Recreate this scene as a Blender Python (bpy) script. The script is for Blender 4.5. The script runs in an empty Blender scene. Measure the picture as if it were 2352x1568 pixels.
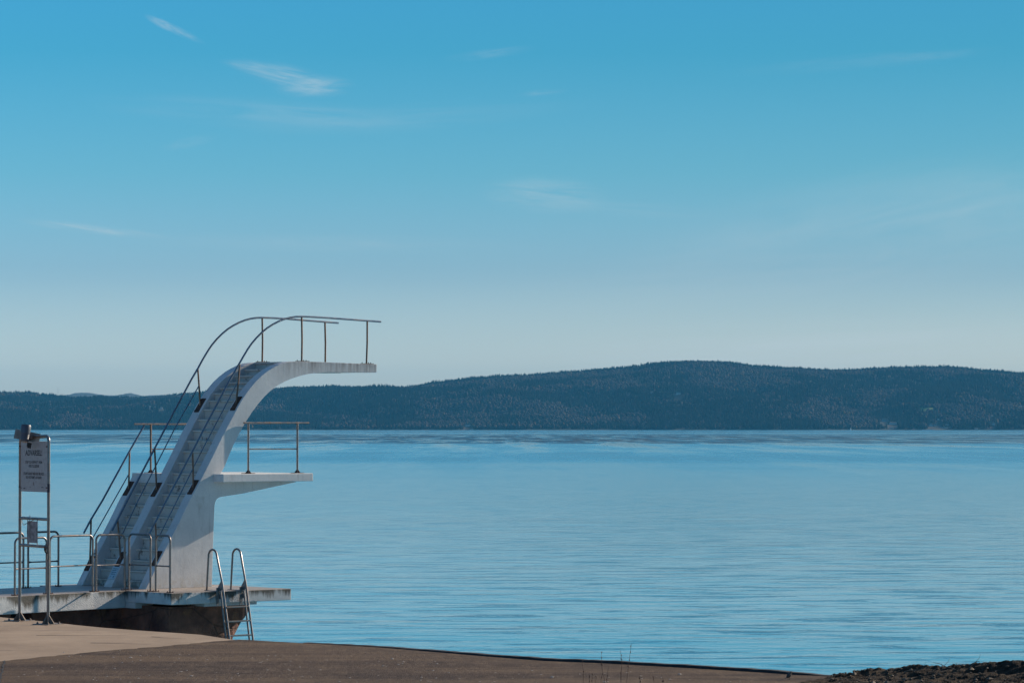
import bpy, math, random
import numpy as np
from mathutils import Vector, Matrix

# ------------------------------------------------------------------ camera, sky, sun, exposure
sc = bpy.context.scene
COL = sc.collection
R = math.radians
H = 4.65                                   # camera height above the water
cam = bpy.data.cameras.new('camera')
cam.sensor_width = 36; cam.lens = 120
cam.clip_start = 0.5; cam.clip_end = 40000
camo = bpy.data.objects.new('camera', cam); COL.objects.link(camo)
camo.location = (0, 0, H); camo.rotation_euler = (R(90 + 1.4562), 0, 0)
sc.camera = camo
sc.render.resolution_x, sc.render.resolution_y = 1024, 682

SUN_AZ, SUN_EL = 36.2, 23.0                # azimuth counted from +X towards +Y
sc.view_settings.view_transform = 'Standard'
sc.view_settings.look = 'None'
sc.view_settings.exposure = 0.4
sc.view_settings.gamma = 1.0
SKY_STR = 0.15

def build_world():
    w = bpy.data.worlds.new('World'); sc.world = w; w.use_nodes = True
    nt = w.node_tree; N = nt.nodes; L = nt.links
    bg = N['Background']; bg.inputs[1].default_value = SKY_STR
    sky = N.new('ShaderNodeTexSky'); sky.sky_type = 'NISHITA'; sky.sun_disc = False
    sky.sun_elevation = R(SUN_EL); sky.sun_rotation = R(90 - SUN_AZ)
    tc = N.new('ShaderNodeTexCoord'); sp = N.new('ShaderNodeSeparateXYZ'); L.new(tc.outputs['Generated'], sp.inputs[0])
    def math_(op, a, b=None, clamp=False):
        m = N.new('ShaderNodeMath'); m.operation = op; m.use_clamp = clamp
        for i, v in enumerate((a, b)):
            if v is None: continue
            if isinstance(v, (int, float)): m.inputs[i].default_value = v
            else: L.new(v, m.inputs[i])
        return m.outputs[0]
    # colour of the air by height above the horizon
    ramp = N.new('ShaderNodeValToRGB'); el = ramp.color_ramp.elements
    stops = [(0.0, (.50, .615, .86)), (.02, (.45, .585, .865)), (.045, (.225, .385, .64)), (.075, (.130, .352, .545)),
             (.11, (.067, .313, .487)), (.15, (.062, .31, .50)), (.25, (.09, .36, .56)), (.40, (.20, .42, .54)), (.6, (.38, .53, .62)), (1.0, (.50, .62, .70))]
    el[0].position = stops[0][0]; el[0].color = (*stops[0][1], 1)
    el[1].position = stops[-1][0]; el[1].color = (*stops[-1][1], 1)
    for p, c in stops[1:-1]:
        e = el.new(p); e.color = (*c, 1)
    L.new(sp.outputs[2], ramp.inputs[0])
    mul = N.new('ShaderNodeMix'); mul.data_type = 'RGBA'; mul.blend_type = 'MULTIPLY'; mul.inputs[0].default_value = 1
    L.new(sky.outputs[0], mul.inputs[6]); L.new(ramp.outputs[0], mul.inputs[7])
    # the air is lit a little more evenly round the horizon than the model gives
    fac = math_('DIVIDE', 1.0, math_('ADD', 1.0, math_('MULTIPLY', sp.outputs[0], 1.15)))
    fac = math_('MINIMUM', math_('MAXIMUM', fac, .7), 1.22)
    sc_ = N.new('ShaderNodeVectorMath'); sc_.operation = 'SCALE'
    L.new(mul.outputs[2], sc_.inputs[0]); L.new(fac, sc_.inputs['Scale'])
    # thin cirrus, placed by direction
    ysafe = math_('MAXIMUM', sp.outputs[1], .05)
    ax = math_('DIVIDE', sp.outputs[0], ysafe); ez = math_('DIVIDE', sp.outputs[2], ysafe)
    cb = N.new('ShaderNodeCombineXYZ'); L.new(ax, cb.inputs[0]); L.new(ez, cb.inputs[1])
    front = math_('GREATER_THAN', sp.outputs[1], .2)
    # cx, cy, half length, half width, turn, strength, streak x, streak y, seed
    clouds = [
        (398, 66, 75, 11, -25, .34, 2.0, 1.0, 1.3),
        (372, 54, 45, 12, -27, .22, 2.0, 1.0, 4.3),
        (655, 174, 130, 30, -13, .36, 1.1, 1.7, 2.1),
        (722, 198, 95, 28, 2, .34, 1.3, 1.6, 7.7),
        (560, 150, 60, 12, -10, .16, 1.3, 1.6, 5.7),
        (1125, 122, 110, 14, 7, .12, 1.3, 1.2, 3.3),
        (215, 526, 180, 13, -7, .34, 1.6, 1.0, 9.1),
        (620, 262, 420, 40, -4, .15, 1.6, 1.3, 6.2),
        (950, 268, 420, 34, 4, .08, 1.5, 1.3, 16.2),
        (1250, 446, 150, 46, -3, .28, 1.2, 1.8, 8.4),
        (1420, 480, 260, 22, -3, .10, 1.2, 1.8, 8.4),
        (1990, 140, 330, 20, 5, .08, 2.2, 1.0, 11.2),
        (2160, 125, 120, 12, 6, .07, 2.2, 1.0, 1.2),
        (1245, 212, 60, 9, 6, .13, 1.6, 1.0, 12.9),
        (430, 328, 75, 15, 12, .10, 1.6, 1.0, 14.9),
        (760, 560, 480, 26, -1, .12, 1.6, 1.2, 21.9),
        (1850, 800, 700, 75, 2, .42, 1.0, 1.2, 15.5),
        (2050, 520, 620, 150, 10, .24, 1.2, 1.2, 17.5),
        (1750, 640, 760, 90, 3, .10, 1.2, 1.2, 18.5),
    ]
    tot = None
    for (cx, cy, hl, hw, ang, st, nx, ny, seed) in clouds:
        mp = N.new('ShaderNodeMapping'); mp.vector_type = 'TEXTURE'
        mp.inputs['Location'].default_value = ((cx - 1176) / 7840, (983.4 - cy) / 7840, 0)
        mp.inputs['Rotation'].default_value = (0, 0, R(ang))
        mp.inputs['Scale'].default_value = (hl / 7840, hw / 7840, 1)
        L.new(cb.outputs[0], mp.inputs[0])
        ln = N.new('ShaderNodeVectorMath'); ln.operation = 'LENGTH'; L.new(mp.outputs[0], ln.inputs[0])
        mr = N.new('ShaderNodeMapRange'); mr.interpolation_type = 'SMOOTHSTEP'
        mr.inputs[1].default_value = 1.15; mr.inputs[2].default_value = .1; mr.inputs[3].default_value = 0; mr.inputs[4].default_value = 1
        L.new(ln.outputs['Value'], mr.inputs[0])
        nz = N.new('ShaderNodeTexNoise'); nz.inputs['Scale'].default_value = 1.0; nz.inputs['Detail'].default_value = 7
        nz.inputs['Roughness'].default_value = .62; nz.inputs['Distortion'].default_value = .5
        m2 = N.new('ShaderNodeMapping'); m2.inputs['Location'].default_value = (seed, seed * 1.7, seed)
        m2.inputs['Rotation'].default_value = (0, 0, R(8))
        m2.inputs['Scale'].default_value = (nx, ny * 1.5, 1); L.new(mp.outputs[0], m2.inputs[0]); L.new(m2.outputs[0], nz.inputs['Vector'])
        nr = N.new('ShaderNodeMapRange'); nr.inputs[1].default_value = .32; nr.inputs[2].default_value = .66; L.new(nz.outputs[0], nr.inputs[0])
        v = math_('MULTIPLY', math_('MULTIPLY', mr.outputs[0], nr.outputs[0]), st * .92)
        tot = v if tot is None else math_('ADD', tot, v)
    tot = math_('MULTIPLY', math_('MINIMUM', tot, .75), front)
    mc = N.new('ShaderNodeMix'); mc.data_type = 'RGBA'
    L.new(tot, mc.inputs[0]); L.new(sc_.outputs[0], mc.inputs[6]); mc.inputs[7].default_value = (3.15, 3.5, 3.6, 1)
    L.new(mc.outputs[2], bg.inputs[0])
build_world()

sv = Vector((math.cos(R(SUN_AZ)) * math.cos(R(SUN_EL)), math.sin(R(SUN_AZ)) * math.cos(R(SUN_EL)), math.sin(R(SUN_EL))))
sl = bpy.data.lights.new('sun', 'SUN'); sl.energy = 5.0; sl.angle = R(.53); sl.color = (1.0, .84, .67)
so = bpy.data.objects.new('sun', sl); COL.objects.link(so); so.rotation_euler = sv.to_track_quat('Z', 'Y').to_euler(); so.location = (40, 30, 60)

# ------------------------------------------------------------------ helpers
def tag(o, label=None, cat=None, group=None, kind=None):
    if label: o['label'] = label
    if cat: o['category'] = cat
    if group: o['group'] = group
    if kind: o['kind'] = kind
    return o

def empty(name, loc, rz=0.0, label=None, cat=None, group=None):
    o = bpy.data.objects.new(name, None); COL.objects.link(o)
    o.location = loc; o.rotation_euler = (0, 0, rz); o.empty_display_size = .2
    return tag(o, label, cat, group)

class MB:
    def __init__(s): s.v = []; s.f = []; s.sm = []
    def add(s, vs, fs, smooth=False):
        b = len(s.v); s.v += [tuple(p) for p in vs]; s.f += [tuple(b + i for i in f) for f in fs]; s.sm += [smooth] * len(fs)
    def box(s, c, d, rot=None):
        rot = rot or Matrix.Identity(3); c = Vector(c); hx, hy, hz = d[0] / 2, d[1] / 2, d[2] / 2
        vs = [c + rot @ Vector((x * hx, y * hy, z * hz)) for z in (-1, 1) for x, y in ((-1, -1), (1, -1), (1, 1), (-1, 1))]
        s.add(vs, [(3, 2, 1, 0), (4, 5, 6, 7), (0, 1, 5, 4), (1, 2, 6, 5), (2, 3, 7, 6), (3, 0, 4, 7)])
    def tube(s, pts, r, n=12, caps=True):
        pts = [Vector(p) for p in pts]; m = len(pts); rs = r if isinstance(r, (list, tuple)) else [r] * m
        T = []
        for i in range(m):
            a = pts[max(0, i - 1)]; b = pts[min(m - 1, i + 1)]
            T.append((b - a).normalized())
        ref = Vector((0, 0, 1)) if abs(T[0].z) < .9 else Vector((1, 0, 0))
        nrm = (ref - T[0] * ref.dot(T[0])).normalized(); vs = []
        for i in range(m):
            nrm = (nrm - T[i] * nrm.dot(T[i])).normalized(); bi = T[i].cross(nrm)
            for k in range(n):
                a = 2 * math.pi * k / n; vs.append(pts[i] + (nrm * math.cos(a) + bi * math.sin(a)) * rs[i])
        fs = [(i * n + k, i * n + (k + 1) % n, (i + 1) * n + (k + 1) % n, (i + 1) * n + k) for i in range(m - 1) for k in range(n)]
        s.add(vs, fs, True)
        if caps:
            s.add(vs[:n], [tuple(range(n - 1, -1, -1))]); s.add(vs[-n:], [tuple(range(n))])
    def prism(s, poly, w0, w1, axis='y'):
        """poly of (a, z) pushed from w0 to w1; axis y: points (a, w, z); axis z: points (a, b, w)"""
        n = len(poly)
        if axis == 'y':
            vs = [(p[0], w0, p[1]) for p in poly] + [(p[0], w1, p[1]) for p in poly]
        else:
            vs = [(p[0], p[1], w0) for p in poly] + [(p[0], p[1], w1) for p in poly]
        fs = [tuple(range(n)), tuple(range(2 * n - 1, n - 1, -1))] + [(i, i + n, (i + 1) % n + n, (i + 1) % n) for i in range(n)]
        s.add(vs, fs)
    def build(s, name, mat, parent=None, bevel=0, seg=2, loc=None):
        me = bpy.data.meshes.new(name); me.from_pydata(s.v, [], s.f); me.update()
        import bmesh
        bm = bmesh.new(); bm.from_mesh(me)
        if not any(s.sm): bmesh.ops.remove_doubles(bm, verts=bm.verts, dist=1e-5)
        bmesh.ops.recalc_face_normals(bm, faces=bm.faces); bm.to_mesh(me); bm.free()
        if any(s.sm) and len(me.polygons) == len(s.sm):
            me.polygons.foreach_set('use_smooth', s.sm)
        o = bpy.data.objects.new(name, me); COL.objects.link(o)
        if mat: me.materials.append(mat)
        if parent: o.parent = parent
        if loc: o.location = loc
        if bevel:
            b = o.modifiers.new('bevel', 'BEVEL'); b.width = bevel; b.segments = seg; b.limit_method = 'ANGLE'; b.angle_limit = R(35)
            b.harden_normals = False
        return o

def bulk(name, V, F, mat, col=None, smooth=False):
    """a big mesh from numpy arrays (all faces the same size)"""
    me = bpy.data.meshes.new(name); nv, nf, k = len(V), len(F), F.shape[1]
    me.vertices.add(nv); me.vertices.foreach_set('co', np.ascontiguousarray(V, dtype=np.float32).ravel())
    me.loops.add(nf * k); me.loops.foreach_set('vertex_index', np.ascontiguousarray(F, dtype=np.int32).ravel())
    me.polygons.add(nf); me.polygons.foreach_set('loop_start', np.arange(0, nf * k, k, dtype=np.int32))
    me.polygons.foreach_set('loop_total', np.full(nf, k, dtype=np.int32))
    me.polygons.foreach_set('use_smooth', np.full(nf, smooth))
    me.update(calc_edges=True)
    if col is not None:
        at = me.color_attributes.new('tint', 'FLOAT_COLOR', 'POINT'); at.data.foreach_set('color', np.ascontiguousarray(col, dtype=np.float32).ravel())
    o = bpy.data.objects.new(name, me); COL.objects.link(o); me.materials.append(mat); return o

# value noise
class VN:
    def __init__(s, seed, n=256):
        s.g = np.random.RandomState(seed).rand(n, n); s.n = n
    def __call__(s, x, y):
        xi = np.floor(x).astype(int); yi = np.floor(y).astype(int); fx = x - xi; fy = y - yi
        fx = fx * fx * (3 - 2 * fx); fy = fy * fy * (3 - 2 * fy); n = s.n
        a = s.g[xi % n, yi % n]; b = s.g[(xi + 1) % n, yi % n]; c = s.g[xi % n, (yi + 1) % n]; d = s.g[(xi + 1) % n, (yi + 1) % n]
        return (a * (1 - fx) + b * fx) * (1 - fy) + (c * (1 - fx) + d * fx) * fy
    def fbm(s, x, y, o=4):
        t = 0; a = .5; f = 1.0
        for i in range(o): t = t + a * s(x * f + i * 17.3, y * f + i * 31.7); a *= .5; f *= 2.03
        return t

# ---- node material helper
class M:
    def __init__(s, name, rough=.8, metal=0.0, base=(.5, .5, .5), ior=None, coord='Object'):
        s.m = bpy.data.materials.new(name); s.m.use_nodes = True; s.nt = s.m.node_tree; s.N = s.nt.nodes; s.L = s.nt.links
        s.b = s.N['Principled BSDF']; s.b.inputs['Base Color'].default_value = (*base, 1)
        s.b.inputs['Roughness'].default_value = rough; s.b.inputs['Metallic'].default_value = metal
        if ior: s.b.inputs['IOR'].default_value = ior
        s.tc = s.N.new('ShaderNodeTexCoord').outputs[coord] if coord != 'Position' else s.N.new('ShaderNodeNewGeometry').outputs['Position']
    def _in(s, sock, v):
        if v is None: return
        if isinstance(v, (int, float)): sock.default_value = v
        elif isinstance(v, tuple): sock.default_value = (*v, 1) if len(v) == 3 and sock.type == 'RGBA' else v
        else: s.L.new(v, sock)
    def math(s, op, a, b=None, c=None, clamp=False):
        m = s.N.new('ShaderNodeMath'); m.operation = op; m.use_clamp = clamp
        for i, v in enumerate((a, b, c)): s._in(m.inputs[i], v)
        return m.outputs[0]
    def noise(s, scale, detail=4, rough=.55, stretch=None, off=None, dist=0, vec=None):
        n = s.N.new('ShaderNodeTexNoise'); n.inputs['Scale'].default_value = scale; n.inputs['Detail'].default_value = detail
        n.inputs['Roughness'].default_value = rough; n.inputs['Distortion'].default_value = dist
        v = vec or s.tc
        if stretch or off:
            mp = s.N.new('ShaderNodeMapping'); mp.inputs['Scale'].default_value = stretch or (1, 1, 1); mp.inputs['Location'].default_value = off or (0, 0, 0)
            s.L.new(v, mp.inputs[0]); v = mp.outputs[0]
        s.L.new(v, n.inputs['Vector']); return n.outputs[0]
    def rng(s, v, a, b, c=0.0, d=1.0, smooth=False):
        m = s.N.new('ShaderNodeMapRange'); m.inputs[1].default_value = a; m.inputs[2].default_value = b; m.inputs[3].default_value = c; m.inputs[4].default_value = d
        if smooth: m.interpolation_type = 'SMOOTHSTEP'
        s.L.new(v, m.inputs[0]); return m.outputs[0]
    def mix(s, f, a, b, mode='MIX'):
        m = s.N.new('ShaderNodeMix'); m.data_type = 'RGBA'; m.blend_type = mode
        s._in(m.inputs[0], f); s._in(m.inputs[6], a); s._in(m.inputs[7], b); return m.outputs[2]
    def sep(s, v=None):
        n = s.N.new('ShaderNodeSeparateXYZ'); s.L.new(v or s.tc, n.inputs[0]); return n.outputs
    def set(s, col=None, rough=None, metal=None):
        s._in(s.b.inputs['Base Color'], col); s._in(s.b.inputs['Roughness'], rough); s._in(s.b.inputs['Metallic'], metal); return s
    def bump(s, h, strength=.5, dist=.01, prev=None):
        b = s.N.new('ShaderNodeBump'); b.inputs['Strength'].default_value = strength; b.inputs['Distance'].default_value = dist
        s.L.new(h, b.inputs['Height'])
        if prev: s.L.new(prev, b.inputs['Normal'])
        s.L.new(b.outputs[0], s.b.inputs['Normal']); return b.outputs[0]

# painted concrete of the tower
def mat_tower():
    m = M('painted_concrete', rough=.62)
    big = m.noise(1.3, 4, .6); fine = m.noise(22, 5, .6)
    c = m.mix(m.rng(big, .35, .68), (.55, .56, .57), (.68, .68, .675))
    c = m.mix(m.rng(fine, .45, .75, 0, .35), c, (.46, .46, .46))
    # rain marks running down from edges, rust blots
    st = m.noise(5, 4, .6, (2.4, 2.4, .22), (4, 1, 0))
    c = m.mix(m.rng(st, .56, .72, 0, .30), c, (.22, .20, .19))
    x, y, z = m.sep()
    # the exposed top board is the dirtiest: dark and rusty runs down from its edge
    bd = m.math('MULTIPLY', m.rng(z, 4.35, 4.75), m.rng(x, 3.0, 4.2)); run = m.noise(3.2, 6, .75, (3.2, 1, .25), (2, 6, 1))
    c = m.mix(m.math('MULTIPLY', bd, m.rng(run, .42, .62, .15, .75)), c, (.17, .145, .14))
    c = m.mix(m.math('MULTIPLY', bd, m.rng(m.noise(2.3, 5, .7, (3.4, 1, .3), (8, 1, 3)), .58, .68, 0, .6)), c, (.13, .07, .055))
    c = m.mix(m.rng(m.noise(2.1, 6, .7, (1, 1, .8), (6, 2, 9)), .60, .72, 0, .45), c, (.33, .30, .27))
    low = m.rng(z, 0.0, .35, 1, 0)
    c = m.mix(m.math('MULTIPLY', low, m.rng(m.noise(9, 3), .4, .65, 0, .5)), c, (.46, .38, .27))
    m.set(c, m.rng(big, .3, .7, .55, .72))
    sm = m.noise(9, 4, .62); cr = m.noise(3.2, 2, .5, None, (7, 3, 2), 1.2)
    h = m.math('ADD', m.math('MULTIPLY', sm, .6), m.math('MULTIPLY', m.math('ADD', fine, cr), .35))
    m.bump(h, .45, .010); return m.m
def mat_steps():
    m = M('worn_step_concrete', rough=.8)
    big = m.noise(2.3, 4, .6)
    c = m.mix(m.rng(big, .35, .68), (.50, .475, .435), (.60, .575, .53))
    bl = m.noise(3.6, 6, .72, (1, 1.3, 1), (3, 8, 5))
    c = m.mix(m.rng(bl, .57, .66, 0, .8), c, (.10, .06, .05))
    x, y, z = m.sep()
    bt = m.math('MULTIPLY', m.rng(z, .0, .24, 1, 0), m.rng(m.noise(8, 5, .7), .42, .55, 0, .8))
    c = m.mix(bt, c, (.07, .065, .05))
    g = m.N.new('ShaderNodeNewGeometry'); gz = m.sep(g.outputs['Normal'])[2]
    c = m.mix(m.math('MULTIPLY', m.math('GREATER_THAN', gz, .7), .8), c, m.mix(m.rng(bl, .4, .6), (.16, .17, .17), (.07, .07, .065)))      # up-facing treads much darker than the risers
    m.set(c); m.bump(m.noise(16, 5, .65), .5, .012); return m.m
# rough white rendered pier with algae hanging from the top edge
def mat_pier():
    m = M('rough_whitewashed_concrete', rough=.85)
    big = m.noise(2.0, 5, .65)
    c = m.mix(m.rng(big, .35, .7), (.40, .41, .42), (.60, .60, .59))
    x, y, z = m.sep()
    col = m.noise(1.25, 5, .65, (1, 1, .05), (2.2, 0, 3)); drip = m.noise(7, 5, .7, (1, 1, .16))
    depth = m.rng(z, -.34, 0.0, -.09, .13)
    a = m.math('ADD', m.math('ADD', m.math('MULTIPLY', col, .75), m.math('MULTIPLY', drip, .3)), depth)
    c = m.mix(m.rng(a, .56, .64, 0, .92), c, (.045, .040, .028))
    # walked-on top: warm worn concrete
    g = m.N.new('ShaderNodeNewGeometry'); gz = m.sep(g.outputs['Normal'])[2]
    top = m.mix(m.rng(m.noise(.9, 5, .6), .35, .7), (.30, .25, .21), (.44, .375, .32))
    c = m.mix(m.math('GREATER_THAN', gz, .7), c, top)
    m.set(c, m.rng(gz, .5, .8, .85, .5)); m.bump(m.math('ADD', m.noise(38, 4, .6), m.math('MULTIPLY', big, .5)), .9, .02); return m.m
def mat_found():
    m = M('old_foundation_concrete', rough=.9)
    big = m.noise(1.6, 6, .65)
    c = m.mix(m.rng(big, .35, .68), (.070, .026, .020), (.25, .105, .066))
    c = m.mix(m.rng(m.noise(2.2, 5, .7, None, (5, 5, 1)), .55, .68, 0, .7), c, (.22, .10, .04))
    v = m.N.new('ShaderNodeTexVoronoi'); v.feature = 'DISTANCE_TO_EDGE'; v.inputs['Scale'].default_value = .7
    mp = m.N.new('ShaderNodeMapping'); mp.inputs['Scale'].default_value = (1, 1, 1.7); m.L.new(m.tc, mp.inputs[0]); m.L.new(mp.outputs[0], v.inputs['Vector'])
    crack = m.rng(v.outputs['Distance'], .0, .02, 1, 0)
    c = m.mix(m.math('MULTIPLY', crack, .35), c, (.008, .008, .008))
    m.set(c); m.bump(m.math('SUBTRACT', m.noise(7, 8, .7), m.math('MULTIPLY', crack, .4)), 1, .05); return m.m
def mat_steel(name, c1=(.235, .22, .22), rust=.65, rough=.28):
    m = M(name, rough=rough, metal=1.0)
    n = m.noise(7, 5, .7, (1, 1, .4)); x, y, z = m.sep()
    c = m.mix(m.rng(m.noise(25, 3), .4, .7), c1, tuple(k * .8 for k in c1))
    r = m.rng(n, .50, .66, 0, rust)
    c = m.mix(r, c, (.16, .085, .05)); m.set(c, m.rng(n, .4, .65, rough, rough + .25), m.rng(n, .50, .66, .95, .95 - rust))
    m.bump(m.noise(60, 3), .1, .002); return m.m
def mat_rust():
    m = M('rusted_plate', rough=.85)
    c = m.mix(m.rng(m.noise(14, 5, .7), .4, .65), (.035, .022, .02), (.12, .05, .028)); m.set(c); m.bump(m.noise(60, 4), .5, .004); return m.m
def mat_concrete_ground():
    m = M('worn_quay_concrete', rough=.9, coord='Position'); m.b.inputs['Specular IOR Level'].default_value = .12
    big = m.noise(.45, 6, .62, (1.6, 1, 1)); f = m.noise(55, 4, .7)
    c = m.mix(m.rng(big, .36, .66), (.275, .205, .148), (.395, .30, .218))
    c = m.mix(m.rng(f, .45, .75, 0, .4), c, (.13, .10, .085))
    c = m.mix(m.rng(m.noise(1.3, 5, .7, (.25, 2.2, 1), (9, 2, 0)), .60, .72, 0, .45), c, (.12, .10, .09))
    m.set(c); m.bump(m.math('ADD', f, m.math('MULTIPLY', big, 2)), .5, .006); return m.m
def mat_asphalt():
    m = M('sunlit_asphalt', rough=.85, coord='Position'); m.b.inputs['Specular IOR Level'].default_value = .12
    big = m.noise(.42, 6, .68, (.4, 2.0, 1), (2, 3, 0)); g = m.noise(70, 3, .8); g2 = m.noise(14, 5, .75, (1, .35, 1), (3, 1, 8))
    c = m.mix(m.rng(big, .38, .62), (.047, .030, .024), (.130, .086, .056))
    c = m.mix(m.rng(m.noise(5, 5, .75, (1, .3, 1), (1, 8, 8)), .5, .68, 0, .5), c, (.18, .125, .083))
    c = m.mix(m.rng(g, .52, .70, 0, .6), c, (.24, .19, .145))
    c = m.mix(m.rng(g2, .30, .44, .75, 0), c, (.028, .022, .022))
    m.set(c); m.bump(m.math('ADD', g, m.math('MULTIPLY', g2, 1.6)), .9, .012); return m.m
def mat_soil():
    m = M('bare_earth', rough=.95, coord='Position'); m.b.inputs['Specular IOR Level'].default_value = .12
    b = m.noise(3.5, 8, .72); c = m.mix(m.rng(b, .38, .64), (.012, .009, .008), (.085, .062, .042))
    c = m.mix(m.rng(m.noise(22, 5, .75), .58, .68, 0, .7), c, (.17, .13, .09))
    c = m.mix(m.rng(m.noise(1.6, 4, .6, None, (4, 4, 4)), .63, .69, 0, .6), c, (.05, .075, .02))
    m.set(c); m.bump(m.noise(14, 8, .75), 1, .04); return m.m
def mat_plain(name, c, rough=.6, metal=0, bump=0.0):
    m = M(name, rough=rough, metal=metal)
    v = m.noise(18, 5, .65); m.set(m.mix(m.rng(v, .4, .7), c, tuple(k * .78 for k in c)), m.rng(v, .3, .7, rough * .85, min(1, rough * 1.15)))
    if bump: m.bump(v, .4, bump)
    return m.m
def mat_water():
    m = M('sea_water', rough=.03, base=(.020, .155, .235), ior=2.1, coord='Position')
    x, y, z = m.sep()
    # zones along the fjord: calm near water, lanes of calm and wind, a ruffled belt towards the far shore
    wob = m.noise(.0016, 4, .6, (.5, 2.5, 1))
    ld = m.math('LOGARITHM', m.math('MAXIMUM', m.math('MULTIPLY', y, m.rng(wob, .3, .7, .93, 1.07)), 20), 2.718)
    t = m.rng(ld, math.log(40), math.log(9000))
    def ramp(stops):
        r = m.N.new('ShaderNodeValToRGB'); e = r.color_ramp.elements
        P = [((math.log(d) - math.log(40)) / (math.log(9000) - math.log(40)), v) for d, v in stops]
        e[0].position = P[0][0]; e[0].color = (P[0][1],) * 3 + (1,); e[1].position = P[-1][0]; e[1].color = (P[-1][1],) * 3 + (1,)
        for p, v in P[1:-1]: k = e.new(p); k.color = (v, v, v, 1)
        m.L.new(t, r.inputs[0]); return r.outputs[0]
    rf = ramp([(40, .04), (80, .06), (150, .09), (300, .13), (450, .17), (510, .29), (600, .29), (690, .21), (980, .21), (1080, .36), (1300, .41), (2200, .40), (3200, .25), (4500, .38), (6500, .25), (9000, .32)])
    lane = m.noise(.012, 5, .7, (.06, 1, 1), (3, 0, 0)); dash = m.noise(.06, 4, .7, (1, .055, 1), (8, 4, 0)); cat = m.noise(.012, 4, .65, (.5, .6, 1), (1, 4, 0))
    far = m.rng(y, 250, 1100)
    lf = m.math('MULTIPLY', m.math('MULTIPLY', m.rng(lane, .36, .62, .6, 1.3), m.rng(dash, .42, .56, .30, 1.35)), m.rng(cat, .36, .62, .75, 1.2))
    lf = m.math('ADD', m.math('MULTIPLY', far, lf), m.math('SUBTRACT', 1, far))
    m.set(None, m.math('MULTIPLY', rf, lf))
    # wind-ruffled water mirrors less than calm water
    mir = ramp([(40, .5), (960, .5), (1060, .05), (1700, .03), (2600, .06), (3300, .34), (4300, .06), (6500, .30), (9000, .20)])
    mir = m.math('ADD', mir, m.math('MULTIPLY', far, m.rng(dash, .55, .66, 0, .40)))
    m.L.new(m.math('MINIMUM', mir, .5), m.b.inputs['Specular IOR Level'])
    m.L.new(m.mix(m.rng(mir, .12, .40), (.016, .052, .085), (.036, .24, .345)), m.b.inputs['Base Color'])  # dimmer reflection of the ruffled belt is also put into the base colour
    w1 = m.noise(.75, 3, .5, (.45, 1, 1), (0, 0, 0), .3); w2 = m.noise(2.4, 4, .6, (.5, 1, 1), (5, 5, 0), .4)
    w3 = m.noise(7, 3, .6, (.5, 1, 1)); w4 = m.noise(.24, 3, .55, (.7, 1, 1), (1, 7, 0), .3); w5 = m.noise(.075, 4, .6, (.8, 1, 1), (4, 1, 0), .3)
    gust = m.rng(m.noise(.022, 4, .6, (.35, 1, 1), (2, 9, 0)), .38, .62, .35, 1.6)
    pk = m.math('POWER', m.rng(m.noise(1.1, 4, .6, (.32, 1, 1), (15, 3, 0), .5), .54, .80), 1.5)
    h = m.math('ADD', m.math('MULTIPLY', w1, .023), m.math('MULTIPLY', m.math('MULTIPLY', w2, gust), .0048))
    h = m.math('ADD', h, m.math('MULTIPLY', m.math('MULTIPLY', w3, gust), .0006)); h = m.math('ADD', h, m.math('MULTIPLY', m.math('MULTIPLY', w4, gust), .026))
    h = m.math('ADD', h, m.math('MULTIPLY', w5, .05))
    h = m.math('ADD', h, m.math('MULTIPLY', pk, .034))
    m.bump(h, 1.0, 1.0); return m.m

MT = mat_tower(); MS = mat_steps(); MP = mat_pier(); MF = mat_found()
STEEL = mat_steel('stainless_tube'); RAILST = mat_steel('weathered_handrail_tube', (.20, .24, .30), .35, .3); RPOST = mat_steel('rusty_post_tube', (.24, .165, .13), .95, .4)
RUST = mat_rust(); BOLT = mat_plain('zinc_bolt', (.35, .34, .33), .45, .8)
GALV = mat_plain('galvanised_steel', (.21, .22, .23), .5, .6)

# ------------------------------------------------------------------ water, quay, asphalt, earth bank
wm = MB(); wm.add([(-14000, -400, 0), (14000, -400, 0), (14000, 19000, 0), (-14000, 19000, 0)], [(0, 1, 2, 3)])
tag(wm.build('water', mat_water()), 'calm blue fjord water with fine ripples', kind='structure')

QZ = 1.65
edge = [(-80, 90), (-14, 60.5), (-8.6, 55.2), (-8.1, 54.35), (-7.88, 54.05), (-7.55, 53.56), (-7.30, 53.25), (-7.06, 52.87), (-6.68, 52.28), (-6.2, 51.6), (-5.55, 50.85),
        (-4.9, 50.2), (-4.53, 49.8), (-4.15, 49.0), (-3.9, 48.5), (-3.72, 48.44), (-2.9, 47.72), (-1.9, 46.9), (-1.39, 46.3), (-.27, 44.9), (.49, 44.05), (1.26, 43.6),
        (2.24, 42.78), (3.18, 41.92), (3.47, 41.58), (3.87, 41.33), (4.6, 40.9), (9, 39.4), (80, 34)]
q = MB(); q.prism(edge + [(80, -120), (-80, -120)], -1.2, QZ, 'z')
tag(q.build('quay', mat_concrete_ground()), 'pale worn concrete quay', kind='structure')
joint = [(-6.53, 44.05), (-6.25, 44.62), (-5.98, 45.08), (-5.62, 45.83), (-5.35, 46.26), (-4.98, 46.72), (-4.65, 47.25), (-4.3, 47.85), (-3.93, 48.35), (-3.80, 48.46)]
rnd = random.Random(4)
jj = []
for a, b in zip(joint[:-1], joint[1:]):
    for k in range(5):
        f = k / 5; jj.append((a[0] + (b[0] - a[0]) * f + rnd.uniform(-.04, .04), a[1] + (b[1] - a[1]) * f + rnd.uniform(-.06, .06)))
ea = [p for p in edge if p[0] > -3.75]
inset = [(p[0] - .02, p[1] - .05) for p in ea]
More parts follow.
